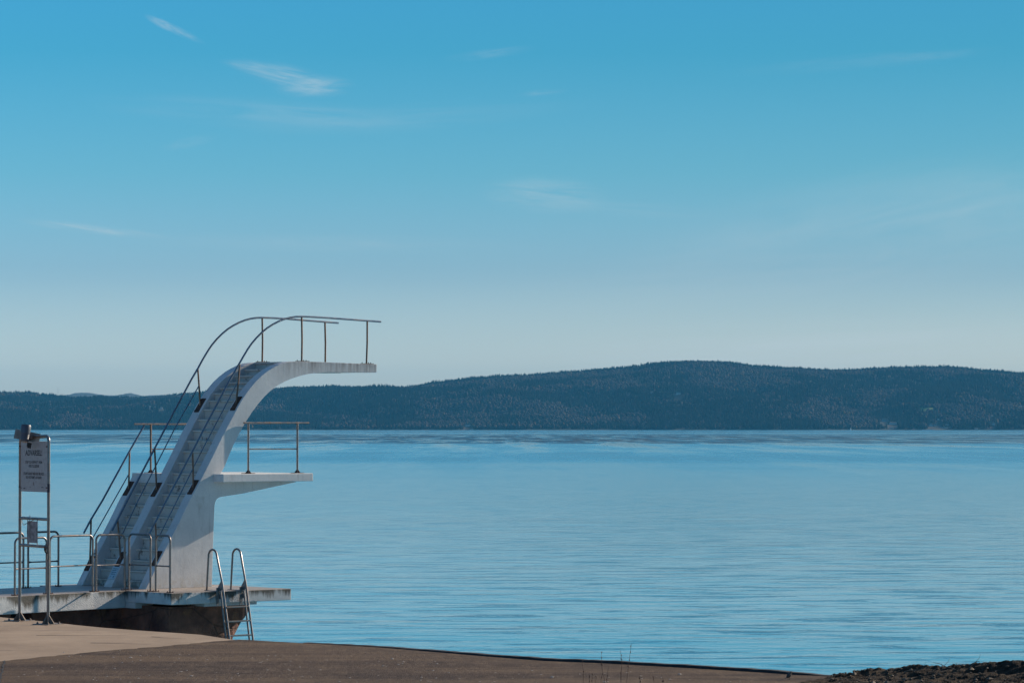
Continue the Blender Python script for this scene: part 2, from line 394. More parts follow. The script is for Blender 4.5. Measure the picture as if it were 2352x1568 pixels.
asph = MB(); asph.prism(jj + inset + [(80, -119), (-12, -119), (-12, 30), (-8.2, 41.0), (-7.2, 43.0)], QZ + .001, QZ + .012, 'z')
MA = mat_asphalt()
tag(asph.build('asphalt_road', MA), 'brown-grey sunlit asphalt with coarse grain', kind='structure')
ck = MB(); cp = [(-6.53 + .53 * k / 24 + rnd.uniform(-.012, .012), 44.05 - 4.0 * k / 24) for k in range(25)]; cv_ = []
for k, p in enumerate(cp): w_ = .010 + .006 * math.sin(k * 2.1); cv_ += [(p[0] - w_, p[1], QZ + .0165), (p[0] + w_, p[1], QZ + .0165)]
ck.add(cv_, [(2 * k, 2 * k + 1, 2 * k + 3, 2 * k + 2) for k in range(24)])
tag(ck.build('asphalt_joint', mat_plain('tar_joint', (.02, .017, .016), .8)), 'thin dark tar joint in the asphalt at the left', kind='structure')
def grit():
    rs = np.random.RandomState(31); V = []; F = []
    ico = np.array([(0, 0, 1), (.9, 0, .3), (.28, .85, .3), (-.72, .53, .3), (-.72, -.53, .3), (.28, -.85, .3)])
    for k in range(260):
        t = rs.rand(); x = -6 + 9.2 * t; y = 47.6 - 6.6 * t - 1.0 * (t < .25) - rs.rand() ** .8 * 5.5; s = rs.uniform(.005, .014) * (1.8 if rs.rand() < .05 else 1)
        P = ico * (1 + rs.uniform(-.3, .3, (6, 3))) * s * np.array([1.5, 1.2, .7]) + (x, y, QZ + .012); b = len(V); V += list(P)
        F += [(b, b + i, b + 1 + i % 5) for i in range(1, 6)]
    tag(bulk('grit', np.array(V), np.array(F), mat_plain('pale_grit', (.42, .38, .33), .8)), 'tiny pale stones strewn over the asphalt', kind='stuff')
grit()
# hairline cracks in the concrete
hc_ = MB(); rc = random.Random(12)
for (x0, y0, an, ln) in ((-6.9, 49.6, .15, 1.5), (-5.9, 47.9, -.1, 1.1), (-7.6, 46.4, .25, 1.0), (-5.2, 49.3, -.75, .8)):
    x, y = x0, y0; k0 = len(hc_.v)
    n_ = int(ln / .08)
    vs = []
    for k in range(n_):
        w_ = .007 * (1 - k / n_) + .002; vs += [(x, y - w_ * 3, QZ + .004), (x, y + w_ * 3, QZ + .004)]
        an += rc.uniform(-.25, .25); x += math.cos(an) * .08; y += math.sin(an) * .08
    hc_.add(vs, [(2 * k, 2 * k + 2, 2 * k + 3, 2 * k + 1) for k in range(n_ - 1)])
tag(hc_.build('quay_cracks', mat_plain('crack_dirt', (.09, .07, .055), .9)), 'fine cracks in the pale quay concrete', kind='structure')
# low near-black kerb along the water side of the asphalt
kb = MB(); rk = random.Random(9); kp = []
src = [(-2.9, 47.72), (-1.9, 46.9), (-1.39, 46.3), (-.27, 44.9), (.49, 44.05), (1.26, 43.6), (2.24, 42.78), (3.18, 41.92), (3.47, 41.58), (3.87, 41.33)]
for a, b in zip(src[:-1], src[1:]):
    n = max(2, int(math.dist(a, b) / .12))
    for k in range(n): kp.append((a[0] + (b[0] - a[0]) * k / n, a[1] + (b[1] - a[1]) * k / n))
kp.append(src[-1]); vs = []; fs = []; n = len(kp)
for i, p in enumerate(kp):
    t = i / (n - 1); hgt = .004 + .027 * min(1, t * 1.7) * (1 if t < .93 else (1 - t) / .07) + rk.uniform(-.004, .004)
    d = Vector((kp[min(i + 1, n - 1)][0] - kp[max(i - 1, 0)][0], kp[min(i + 1, n - 1)][1] - kp[max(i - 1, 0)][1])).normalized(); nn = Vector((-d.y, d.x))
    if nn.y < 0: nn = -nn
    for o_, z in ((-.03, 0), (-.02, hgt + .012), (.10, hgt + .012), (.14, -.1)): vs.append((p[0] + nn.x * o_, p[1] + nn.y * o_, QZ + z))
for i in range(n - 1):
    for k in range(3): fs.append((i * 4 + k, (i + 1) * 4 + k, (i + 1) * 4 + k + 1, i * 4 + k + 1))
kb.add(vs, fs)
MK = mat_plain('dark_edge', (.018, .018, .022), .8, 0, .01)
tag(kb.build('kerb_edge', MK), 'low dark kerb along the water edge', kind='structure')

# earth bank at the right
def bank():
    nz = VN(5); nx, ny = 260, 190
    X = np.linspace(2.6, 9.0, nx); Y = np.linspace(34.0, 42.4, ny); gx, gy = np.meshgrid(X, Y, indexing='ij')
    # foot line on the left, crest, fall to the water on the far side
    sxd = gx - (3.87 - .46 * (41.33 - gy)) + (nz.fbm(gy * 2, gx * 0, 3) - .45) * .25      # from the left foot line
    yc = 41.33 - np.clip(gx - 3.87, 0, 3) * .95 - np.clip(gx - 6.87, 0, 9) * .4
    hc = .265 * (np.clip(sxd, 0, 4) / 2.03) ** .72
    q_ = yc - gy
    prof = np.interp(q_, [-1.2, -.5, -.12, 0, .12, .5, 1.1, 2.2, 6], [-3.5, -1.5, .80, 1.0, .92, .55, .36, .3, .4])
    left = np.clip(sxd, 0, 1)
    z = QZ - .015 + hc * prof + np.clip(sxd * .25, 0, .03)
    z = np.where(q_ < -.14, np.minimum(z, QZ + hc * .8 - (-.14 - q_) * 1.4), z)
    amp = np.clip(left * 5, 0, 1)
    z += amp * ((nz.fbm(gx * 1.6, gy * 1.6, 3) - .45) * .07 + (nz.fbm(gx * 5 + 9, gy * 8, 3) - .45) * .085 + (nz.fbm(gx * 15, gy * 19 + 4, 3) - .45) * .05)
    z = np.where(sxd <= 0, QZ - .06, z)
    V = np.stack([gx, gy, z], -1).reshape(-1, 3)
    i = np.arange((nx - 1) * (ny - 1)); a = (i // (ny - 1)) * ny + i % (ny - 1)
    F = np.stack([a, a + ny, a + ny + 1, a + 1], -1)
    o = bulk('earth_bank', V, F, mat_soil(), None, False)
    tag(o, 'rough brown earth bank at the right end of the quay', kind='structure')
    return X, Y, z
BX, BY, BZ = bank()
def bank_z(x, y):
    i = int(np.clip(np.searchsorted(BX, x), 0, len(BX) - 1)); j = int(np.clip(np.searchsorted(BY, y), 0, len(BY) - 1)); return float(BZ[i, j])
# stones lying in the earth: nobody could count them
def pebbles():
    rs = np.random.RandomState(8); V = []; F = []
    ico = np.array([(0, 0, 1), (.9, 0, .4), (.28, .85, .4), (-.72, .53, .4), (-.72, -.53, .4), (.28, -.85, .4), (0, 0, -.6)])
    fi = [(0, 1, 2), (0, 2, 3), (0, 3, 4), (0, 4, 5), (0, 5, 1), (6, 2, 1), (6, 3, 2), (6, 4, 3), (6, 5, 4), (6, 1, 5)]
    for k in range(420):
        x = rs.uniform(3.7, 8.5); y = 41.33 - max(0, x - 3.87) * .95 * (x < 6.87) - 2.85 * (x >= 6.87) - rs.uniform(.02, 2.4); s = rs.uniform(.008, .022) * (2.2 if rs.rand() < .04 else 1)
        z = bank_z(x, y); jit = 1 + rs.uniform(-.3, .3, (7, 3)); an = rs.uniform(0, 6.28); c, d = math.cos(an), math.sin(an)
        P = ico * jit * s * np.array([1.4, 1, .8]); P = np.stack([P[:, 0] * c - P[:, 1] * d, P[:, 0] * d + P[:, 1] * c, P[:, 2]], -1) + (x, y, z + s * .2)
        b = len(V); V += list(P); F += [tuple(b + i for i in f) for f in fi]
    o = bulk('gravel', np.array(V), np.array(F), mat_plain('bank_stone', (.15, .115, .085), .9))
    tag(o, 'small stones scattered over the earth bank', kind='stuff')
pebbles()

# ------------------------------------------------------------------ pier and tower frame of reference
TH = R(42); TO = Vector((-7.63, 71.219, 1.30))
def L3(U, W, z): return Vector((U, -W, z - 1.30))            # local point of things standing on the pier
def toW(U, W, z):
    return Vector((TO.x + math.cos(TH) * U + math.sin(TH) * W, TO.y + math.sin(TH) * U - math.cos(TH) * W, z))

pier = empty('concrete_pier', TO, TH, 'white concrete pier with algae streaks carrying the diving tower', 'pier')
def ply(pts): return [(u, -w) for u, w in pts]
walk = MB(); walk.prism(ply([(-16, 2.25), (-9, 1.32), (-4.06, .70), (-2.69, .46), (-1.5, .27), (-.655, .19), (-.655, -2.62), (-2.2, -2.35), (-9, -1.6), (-16, -.8)]), -.352, 0, 'z')
walk.build('walkway_slab', MP, pier, .012)
deck = MB(); deck.prism(ply([(-.65, 1.77), (.5, 1.77), (2.43, 1.80), (2.40, -.75), (1.9, -2.95), (-.65, -2.95)]), -.235, .002, 'z')
deck.build('deck_slab', MP, pier, .012)
bm_ = MB(); bm_.prism(ply([(.25, 1.70), (1.60, 1.70), (1.60, -2.5), (.25, -2.5)]), -.30, -.236, 'z'); bm_.prism(ply([(-.647, .52), (-.2, .52), (-.2, .1), (-.647, .1)]), -.352, -.236, 'z')
bm_.build('edge_beam', MP, pier)
# foundation: lofted rings pushed about by noise
def found(plan, name, seed, zs, shr):
    nz = VN(seed); pts = []
    for a, b in zip(plan, plan[1:] + plan[:1]):
        n = max(1, int(math.dist(a, b) / .09))
        for k in range(n): pts.append((a[0] + (b[0] - a[0]) * k / n, a[1] + (b[1] - a[1]) * k / n))
    n = len(pts); cx = sum(p[0] for p in pts) / n; cw = sum(p[1] for p in pts) / n; V = []
    for zi, z in enumerate(zs):
        for i, (u, w) in enumerate(pts):
            du, dw = u - cx, w - cw; l = math.hypot(du, dw)
            right = max(0, min(1, (u - 1.15) / .5))
            s = -shr(z) * right + (float(nz.fbm(np.array(u * 2.3 + 50 + w), np.array(z * 3 + w * 2.3 + 20), 4)) - .47) * (.10 + .25 * right) * (0 if zi == 0 else 1)
            V.append((u + du / l * s, -(w + dw / l * s), z - 1.3))
    F = [(j * n + i, j * n + (i + 1) % n, (j + 1) * n + (i + 1) % n, (j + 1) * n + i) for j in range(len(zs) - 1) for i in range(n)]
    b = MB(); b.add(V, F); b.add(V[:n], [tuple(range(n))]); return b.build(name, MF, pier)
ZS = [1.0 - k * .075 for k in range(22)]
shr = lambda z: max(0, (.9 - z)) ** 1.3 * .75
found([(-.45, 1.42), (1.45, 1.42), (1.72, 1.15), (1.75, -2.2), (-2.75, -2.0), (-2.82, .02), (-.62, .0), (-.45, .6)], 'foundation', 3, ZS, shr)
found([(-3.5, .25), (-9, .9), (-9, -1.2), (-3.3, -1.7)], 'foundation', 6, [.947] + ZS[1:], lambda z: 0)

# ------------------------------------------------------------------ diving tower
tower = empty('diving_tower', TO, TH, 'white concrete diving tower with two stair flights and two platforms over the water', 'diving tower')
front = [(0, 1.302), (.3, 1.812), (.669, 2.384), (.859, 2.679), (1.131, 3.137), (1.262, 3.319), (1.418, 3.56), (1.727, 4.05), (2.0, 4.50), (2.32, 4.985), (2.405, 5.11), (2.505, 5.25), (2.62, 5.395),
         (2.764, 5.545), (2.88, 5.655), (3.03, 5.772), (3.2, 5.880), (3.37, 5.962), (3.53, 6.027), (3.68, 6.069), (3.87, 6.092), (4.03, 6.10), (4.717, 6.093), (6.243, 6.061)]
under = [(6.243, 5.881), (4.851, 5.871), (4.558, 5.855), (4.34, 5.834), (4.12, 5.793), (3.92, 5.742), (3.70, 5.673), (3.48, 5.576), (3.28, 5.458), (3.11, 5.328), (2.937, 5.165), (2.774, 4.992), (2.59, 4.765),
         (2.397, 4.48), (2.27, 4.27), (2.16, 4.06), (2.06, 3.86), (1.95, 3.69)]
lower = [(1.95, 3.52), (3.984, 3.50), (3.984, 3.49), (2.527, 3.261), (1.93, 3.195), (1.87, 3.17), (1.825, 3.13), (1.80, 3.08), (1.782, 3.0), (1.761, 2.535), (1.742, 2.0), (1.72, 1.302)]
def wallpoly(): return front + under + lower
def smoothsteps(poly): return poly
a = MB(); a.prism(front + under + lower, 0.0, .26)                                   # W 0 .. -.26  (local y = -W)
a.build('side_wall', MT, tower, .010)
a = MB(); a.prism(front + under + [(1.95, 3.52), (1.80, 3.1), (1.72, 1.302)], 1.24, 1.52)
a.build('side_wall', MT, tower, .010)
fl = [p for p in front if p[1] < 3.6]
a = MB(); a.prism(fl + [(1.44, 3.60), (1.44, 3.62), (1.75, 3.62), (1.72, 1.302)], 2.30, 2.52)
a.build('side_wall', MT, tower, .010)
sz = [1.451, 1.654, 1.869, 2.099, 2.336, 2.557, 2.775, 3.009, 3.252, 3.472, 3.699, 3.924, 4.169, 4.386, 4.610, 4.847, 5.065, 5.255, 5.414, 5.535, 5.65, 5.80, 5.936, 6.090]
su = [.32, .43, .53, .66, .792, .928, 1.06, 1.189, 1.322, 1.456, 1.598, 1.74, 1.87, 1.985, 2.122, 2.262, 2.411, 2.556, 2.694, 2.855, 3.04, 3.27, 3.52, 3.80]
def stair(n, w0, w1, tail):
    poly = [(su[0] + .030, 1.302)]
    for i in range(n):
        poly[-1] = (poly[-1][0] , poly[-1][1]); poly.append((su[i] + .030, sz[i] - .045)); poly.append((su[i], sz[i] - .040)); poly.append((su[i], sz[i])); poly.append((su[i + 1] + .030 if i + 1 < len(su) else su[i] + .2, sz[i]))
    s = MB(); s.prism(poly + tail, w0, w1); return s
ut = [(6.238, 6.055), (6.238, 5.886)] + [(p[0] - .006, p[1] + .004) for p in under[1:]] + [(1.90, 3.5), (1.79, 3.0), (1.71, 1.302)]
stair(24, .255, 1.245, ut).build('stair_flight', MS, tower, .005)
st1 = [(su[i] + .04, z) for i, z in enumerate(sz[:10])]
poly = [(st1[0][0] + .030, 1.302)]
for i in range(10): poly += [(st1[i][0] + .030, st1[i][1] - .045), (st1[i][0], st1[i][1] - .040), st1[i], (st1[i + 1][0] + .030 if i < 9 else 1.60, st1[i][1])]
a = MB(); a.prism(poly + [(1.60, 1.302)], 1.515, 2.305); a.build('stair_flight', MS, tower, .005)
# platform boards
a = MB(); a.box(((5.0 + 4.0) / 2 - 0, .75, 4.80 - .03), (.01, .01, .01))
mp_ = MB(); mp_.prism([(1.757, -.33), (4.19, -.33), (4.19, 2.54), (1.46, 2.54), (1.46, 1.50), (1.757, 1.50)], 3.513 - 1.3, 3.683 - 1.3 + 0, 'z')
# note: axis z prisms are already in local metres
mpo = mp_.build('middle_platform', MT, tower, .012)
land = MB(); land.box((1.53, 2.02, 3.69 - 1.3 - .11), (.13, 1.04, .21)); land.build('landing_riser', MT, tower, .006)
for o in tower.children:                                                             # prisms were given absolute heights
    if o.name.split('.')[0] in ('side_wall', 'stair_flight'):
        for v in o.data.vertices: v.co.z -= 1.30
plates = {'A': -.13, 'B': -1.38, 'C': -2.41}
def slope_rot(u):
    fr = front; z0 = np.interp(u - .12, [p[0] for p in fr], [p[1] for p in fr]); z1 = np.interp(u + .12, [p[0] for p in fr], [p[1] for p in fr])
    an = math.atan2(z1 - z0, .24); return Matrix.Rotation(-an, 3, 'Y')
def hand_rail(wall, top, low, posts, top_posts, label):
    W = plates[wall]
    r = MB(); r.tube([L3(u, W, z) for u, z in top], .021, 14); rail = r.build('handrail', RAILST, tower); rail['label'] = label
    b = MB(); b.tube([L3(u, W, z) for u, z in low], .0125, 10); b.build('lower_rail', RAILST, rail)
    for (u0, z0, u1, z1) in posts:
        zf = float(np.interp(u0, [p[0] for p in front], [p[1] for p in front]))
        p = MB(); p.tube([L3(u0, W, zf), L3((u0 + u1) / 2 + .004, W, (zf + z1) / 2), L3(u1, W, z1)], .0195, 12); p.build('post', RPOST, rail)
        rot = slope_rot(u0); pl = MB(); c = L3(u0 + .0, W, zf); nrm = rot @ Vector((0, 0, 1)); c2 = c + nrm * .004
        pl.box(c2, (.36, .155, .016), rot)
        for sx in (-1, 1):
            for sy in (-1, 1): pl.box(c2 + rot @ Vector((sx * .15, sy * .055, .014)), (.022, .022, .02), rot)
        pl.build('base_plate', RUST, rail)
    for (u0, u1, z0, z1) in top_posts:
        p = MB(); p.tube([L3(u0, W, z0), L3((u0 + u1) / 2 + .01, W, (z0 + z1) / 2), L3(u1, W, z1)], .0205, 12); p.build('post', RPOST, rail)
        pl = MB(); c = L3(u0 + .02, W, z0 + .006); pl.box(c, (.30, .12, .012))
        for sx in (-.12, .06, .125): pl.tube([c + Vector((sx, .03, .005)), c + Vector((sx, .03, .030))], .009, 6)
        pl.build('base_plate', RUST, rail)
arc = [(2.37, 5.95), (2.50, 6.145), (2.64, 6.335), (2.75, 6.465), (2.88, 6.59), (3.02, 6.705), (3.17, 6.808), (3.33, 6.893), (3.49, 6.962), (3.65, 7.015), (3.80, 7.05), (3.96, 7.072), (4.12, 7.08), (4.4, 7.078), (4.76, 7.07), (6.27, 7.007)]
arcA = [(u + (.11 if u < 4.2 else .11), z - .004) for u, z in arc]; arcA[-1] = (6.47, 7.01)
hand_rail('B', [(.117, 2.489), (.248, 2.70), (.51, 3.118), (1.21, 4.205), (1.75, 5.035), (2.2, 5.715)] + arc,
          [(.33, 2.31), (.793, 3.118), (1.75, 4.644), (2.38, 5.55)],
          [(.341, 1.924, .262, 2.70), (1.274, 3.45, 1.221, 4.215), (2.43, 5.168, 2.365, 5.94)], [(4.123, 4.121, 6.10, 7.06), (5.899, 5.89, 6.07, 7.01)], 'curved handrail on the middle side wall')
hand_rail('A', [(.19, 2.455), (.62, 3.13), (1.29, 4.15), (1.667, 4.74), (2.25, 5.635), (2.44, 5.90)] + arcA[1:],
          [(.45, 2.41), (.887, 3.12), (1.55, 4.187), (2.48, 5.615)],
          [(.374, 1.911, .339, 2.68), (1.318, 3.444, 1.30, 4.14), (2.453, 5.243, 2.545, 6.02)], [(4.236, 4.234, 6.10, 7.06), (6.059, 6.08, 6.07, 7.01)], 'curved handrail on the near side wall')
hand_rail('C', [(.11, 2.41), (.30, 2.704), (.60, 3.109), (.84, 3.47), (1.31, 4.167), (1.69, 4.71)],
          [(.33, 2.281), (.90, 3.105), (1.27, 3.638)],
          [(.27, 1.859, .30, 2.70), (1.28, 3.396, 1.305, 4.14)], [], 'straight handrail of the lower flight')
# rails of the middle platform
def plat_rail(W, u0, u1, ps, z, midz, label):
    r = MB(); r.tube([L3(u0, W, z), L3(u1, W, z)], .021, 14); rail = r.build('handrail', STEEL, tower); rail['label'] = label
    b = MB(); b.tube([L3(ps[0], W, midz), L3(ps[-1], W, midz)], .014, 10); b.build('lower_rail', STEEL, rail)
    for u in ps:
        p = MB(); p.tube([L3(u, W, 3.69), L3(u, W, z)], .0225, 12); p.build('post', RPOST if W < -1 else STEEL, rail)
        pl = MB(); c = L3(u, W, 3.69); pl.box(c, (.22, .2, .012))
        for an in range(4):
            ro = Matrix.Rotation(an * math.pi / 2, 3, 'Z'); pts = [Vector((.015, 0, 0)), Vector((.08, 0, 0)), Vector((.015, 0, .07))]
            vs = [c + ro @ (p_ + Vector((0, s, .006))) for s in (-.004, .004) for p_ in pts]
            pl.add(vs, [(0, 1, 2), (5, 4, 3), (0, 3, 4, 1), (1, 4, 5, 2), (2, 5, 3, 0)])
        pl.build('base_plate', RUST, rail)
plat_rail(.04, 2.53, 4.30, [2.65, 3.985], 4.765, 4.207, 'short handrail on the near edge of the middle platform')
plat_rail(-2.40, 1.42, 4.1, [1.86, 3.15], 4.742, 4.20, 'handrail on the far edge of the middle platform')
# small notice plate fixed to the middle wall near its foot
zf = float(np.interp(.17, [p[0] for p in front], [p[1] for p in front])); rot = slope_rot(.17)
nb = MB(); c = L3(.17, -1.38, zf) + rot @ Vector((0, 0, .006)); nb.box(c, (.30, .23, .008), rot)
no = nb.build('notice_plate', mat_plain('blue_white_plastic', (.42, .55, .62), .5), tower)
tx = MB()
for k in range(4): tx.box(c + rot @ Vector((.10 - k * .042, .0 + (k % 2) * .006, .0055)), (.014, .17 - (k % 2) * .02, .002), rot)
tx.box(c + rot @ Vector((-.09, -.055, .0055)), (.04, .03, .002), rot); tx.box(c + rot @ Vector((-.09, .05, .0055)), (.03, .012, .002), rot)
tx.build('notice_text', mat_plain('faded_print', (.07, .12, .16), .6), no)

# ------------------------------------------------------------------ guard rails on the pier
GR = 'bent tube guard rails round the pier'
def guard(A, B, ztop, zmid, label, cr=.115, start=True):
    """A, B as (U, W); one bent tube with mid rail and two flanges"""
    base = toW(A[0], A[1], 1.30); root = empty('guard_rail', base, TH, label, 'guard rail', GR)
    d = Vector((B[0] - A[0], -(B[1] - A[1]), 0)); Ln = d.length; e = d.normalized(); Z = Vector((0, 0, 1)); h = ztop - 1.30; hm = zmid - 1.3
    pts = [Vector((0, 0, 0)), Z * (h * .5), Z * (h - cr)]
    for k in range(1, 7): a = k / 6 * math.pi / 2; pts.append(Z * (h - cr + cr * math.sin(a)) + e * (cr - cr * math.cos(a)))
    for k in range(0, 7): a = k / 6 * math.pi / 2; pts.append(e * (Ln - cr + cr * math.sin(a)) + Z * (h - cr + cr * math.cos(a)))
    pts += [e * Ln + Z * (h * .5), e * Ln]
    f = MB(); f.tube(pts, .0225, 14); f.build('frame', STEEL, root)
    m = MB(); m.tube([Z * hm + e * .02, Z * hm + e * .09, Z * hm + e * (Ln - .09), Z * hm + e * (Ln - .02)], [.023, .0155, .0155, .023], 10); m.build('mid_rail', STEEL, root)
    for s in (0, Ln):
        c = e * s; p = MB(); p.tube([c + Z * .003, c + Z * .012], .075, 20)
        for k in range(4):
            an = k * math.pi / 2 + .7; b = c + Vector((math.cos(an), math.sin(an), 0)) * .058; p.tube([b + Z * .012, b + Z * .034], .009, 6)
        p.build('base_plate', RUST, root)
    return root, e, Ln, h
guard((-3.513, .40), (-2.681, .30), 2.446, 1.83, 'guard rail hoop standing behind the warning sign on the near pier edge')
guard((-2.60, .29), (-1.424, .12), 2.461, 1.85, 'widest near edge guard rail hoop, just left of the stair foot')
g3, e3, l3, h3 = guard((-1.32, .09), (-.56, .03), 2.458, 1.835, 'guard rail hoop in front of the left stair flight')
cl = MB(); cl.tube([Vector((0, 0, .78)) - e3 * .10, Vector((0, 0, .78))], .012, 8); cl.build('clamp', RUST, g3)
g4, e4, l4, h4 = guard((-.472, .06), (-.459, .80), 2.464, 1.832, 'guard rail hoop in front of the right stair flight')
guard((-.45, .97), (-.475, 1.50), 2.46, 1.834, 'narrowest guard rail hoop, at the near corner of the pier')
guard((-1.413, -2.25), (-.593, -2.33), 2.464, 1.836, 'guard rail hoop on the far pier edge, seen behind the sign')
guard((-4.6, -1.9), (-1.566, -2.2), 2.465, 1.842, 'long guard rail hoop on the far pier edge, running out at the left')

# ------------------------------------------------------------------ bathing ladder
lad = empty('bathing_ladder', toW(.85, 1.6, 1.30), TH, 'steel bathing ladder with two tall hoops over the pier edge', 'ladder')
def LL(U, W, z): return Vector((U - .85, -(W - 1.6), z - 1.30))
for U, Wf in ((.555, 1.37), (1.155, 1.40)):
    pts = [LL(U, Wf, 1.30), LL(U, Wf + .03, 1.7), LL(U, Wf + .055, 1.98)]
    cW, r_ = Wf + .055 + .145, .145
    for k in range(1, 9): a = math.pi - k / 9 * math.pi * .93; pts.append(LL(U, cW + r_ * math.cos(a), 2.01 + r_ * math.sin(a)))
    pts += [LL(U, 1.905, 1.45), LL(U, 2.15, .33), LL(U, 2.36, -.62)]
    s = MB(); s.tube(pts, .0215, 14); s.build('hoop_rail', STEEL, lad)
    s = MB(); s.tube([LL(U - .002, 1.845, 1.30), LL(U - .002, 2.03, .33), LL(U - .002, 2.22, -.62)], .02, 12); s.build('stile', STEEL, lad)
    g = MB(); vs = [LL(U + s_, w, z) for s_ in (-.006, .006) for w, z in ((1.70, 1.318), (1.87, 1.318), (1.925, 1.40), (1.885, 1.56))]
    g.add(vs, [(0, 1, 2, 3), (7, 6, 5, 4), (0, 4, 5, 1), (1, 5, 6, 2), (2, 6, 7, 3), (3, 7, 4, 0)])
    g.box(LL(U - .05, 1.812, 1.20), (.075, .012, .36)); g.box(LL(U, 1.60, 1.309), (.09, .52, .012)); g.box(LL(U - .0, 1.84, 1.20), (.02, .06, .10))
    for z in (1.28, 1.2, 1.08): g.box(LL(U - .05, 1.822, z), (.02, .014, .02))
    g.build('bracket', GALV, lad)
for z in (.985, .695, .405, .11, -.18):
    w = 1.985 + (.985 - z) * .19; s = MB(); s.box(LL(.855, w, z), (.585, .105, .03)); s.build('rung', STEEL, lad, .006)

# ------------------------------------------------------------------ warning sign
sd = math.atan2(-.952, .575)
sign = empty('warning_sign', (-7.682, 53.346, QZ), sd, 'white warning board headed ADVARSEL! in a tall steel tube frame', 'sign')
W_ = 1.112; HT = 2.86; Zv = Vector((0, 0, 1)); Xv = Vector((1, 0, 0))
pts = [Vector((0, 0, 0)), Zv * 1.4, Zv * (HT - .09)]
for k in range(1, 6): a = k / 5 * math.pi / 2; pts.append(Zv * (HT - .09 + .09 * math.sin(a)) + Xv * (.09 - .09 * math.cos(a)))
for k in range(0, 6): a = k / 5 * math.pi / 2; pts.append(Xv * (W_ - .09 + .09 * math.sin(a)) + Zv * (HT + .02 - .09 + .09 * math.cos(a)))
pts += [Xv * W_ + Zv * 1.4, Xv * W_]
f = MB(); f.tube(pts, .0235, 16); f.build('frame', STEEL, sign)
for z in (1.605, 1.185): f = MB(); f.tube([Xv * .015 + Zv * z, Xv * (W_ - .015) + Zv * z], .024, 14); f.build('crossbar', STEEL, sign)
px0, px1, pz0, pz1 = .035, 1.077, 2.02, 2.80
WHITE = mat_plain('white_sign_enamel', (.36, .345, .355), .45)
f = MB(); f.box(((px0 + px1) / 2, -.004, (pz0 + pz1) / 2), (px1 - px0, .006, pz1 - pz0)); panel = f.build('panel', WHITE, sign, .002)
DARK = mat_plain('black_lettering', (.022, .024, .032), .6)
def text_mesh(s, x0, x1, zbase, hgt, weight=.0, parent=None, name='lettering', y=-.0085, mat=None):
    cu = bpy.data.curves.new('t', 'FONT'); cu.body = s; cu.size = 1; cu.offset = weight; cu.extrude = .0; cu.fill_mode = 'FRONT'
    to = bpy.data.objects.new('t', cu); COL.objects.link(to); bpy.context.view_layer.update()
    me = bpy.data.meshes.new_from_object(to.evaluated_get(bpy.context.evaluated_depsgraph_get())); bpy.data.objects.remove(to)
    co = np.zeros(len(me.vertices) * 3); me.vertices.foreach_get('co', co); co = co.reshape(-1, 3)
    mn, mx = co.min(0), co.max(0); caps = .72
    X = x0 + (co[:, 0] - mn[0]) / (mx[0] - mn[0]) * (x1 - x0); Zz = zbase + co[:, 1] / caps * hgt
    out = np.stack([X, np.full(len(co), y), Zz], -1); me.vertices.foreach_set('co', out.ravel()); me.update()
    me.name = name; me.materials.clear(); me.materials.append(mat or DARK); o = bpy.data.objects.new(name, me); COL.objects.link(o); o.parent = parent
    return o
def sx(p): return px0 + (p - 345) / (750 - 345) * (px1 - px0)
def sz_(p): return pz1 - (p - 312) / (1117 - 312) * (pz1 - pz0)
text_mesh('ADVARSEL!', sx(418), sx(672), sz_(538), sz_(450) - sz_(538), .022, panel)
for s, a_, b_, y_ in (('STUP OG HOPP RETT FREM', 418, 670, 666), ('- IKKE TIL SIDENE', 458, 626, 728), ('STUPET\u00c5RNET M\u00c5 IKKE BRUKES', 393, 696, 850), ('VED EKSTREMT LAVVANN', 422, 662, 909)):
    text_mesh(s, sx(a_), sx(b_), sz_(y_), .042, .012, panel)
mk = MB(); mk.box((sx(543), -.0085, sz_(978)), (.012, .001, .034)); mk.box((sx(548), -.0085, sz_(1003)), (.03, .001, .010))
mk.box((sx(493), -.0085, sz_(1043)), (.02, .001, .012)); mk.box((sx(404), -.0085, sz_(1065)), (.07, .001, .014)); mk.box((sx(356), -.0085, sz_(1066)), (.03, .001, .014))
mk.box((sx(677), -.0085, sz_(1043)), (.09, .001, .010)); mk.build('printed_mark', DARK, panel)
# sticker with digits on the right post
stk = MB(); stk.tube([Xv * W_ + Zv * 2.02, Xv * W_ + Zv * 2.15], .0242, 16); sk = stk.build('sticker', mat_plain('dark_sticker', (.03, .035, .06), .5), sign)
WL = mat_plain('white_print', (.6, .6, .6), .6)
text_mesh('1', W_ - .012, W_ + .004, 2.095, .04, .03, sk, 'digit', -.026, WL); text_mesh('9', W_ - .015, W_ + .012, 2.040, .04, .03, sk, 'digit', -.026, WL)
# bolts holding the panel
for x_ in (.028, W_ - .028):
    for z_ in (2.09, 2.72): bo = MB(); bo.tube([Vector((x_, -.03, z_)), Vector((x_, .0, z_))], .012, 8); bo.build('bolt', RUST, sign)
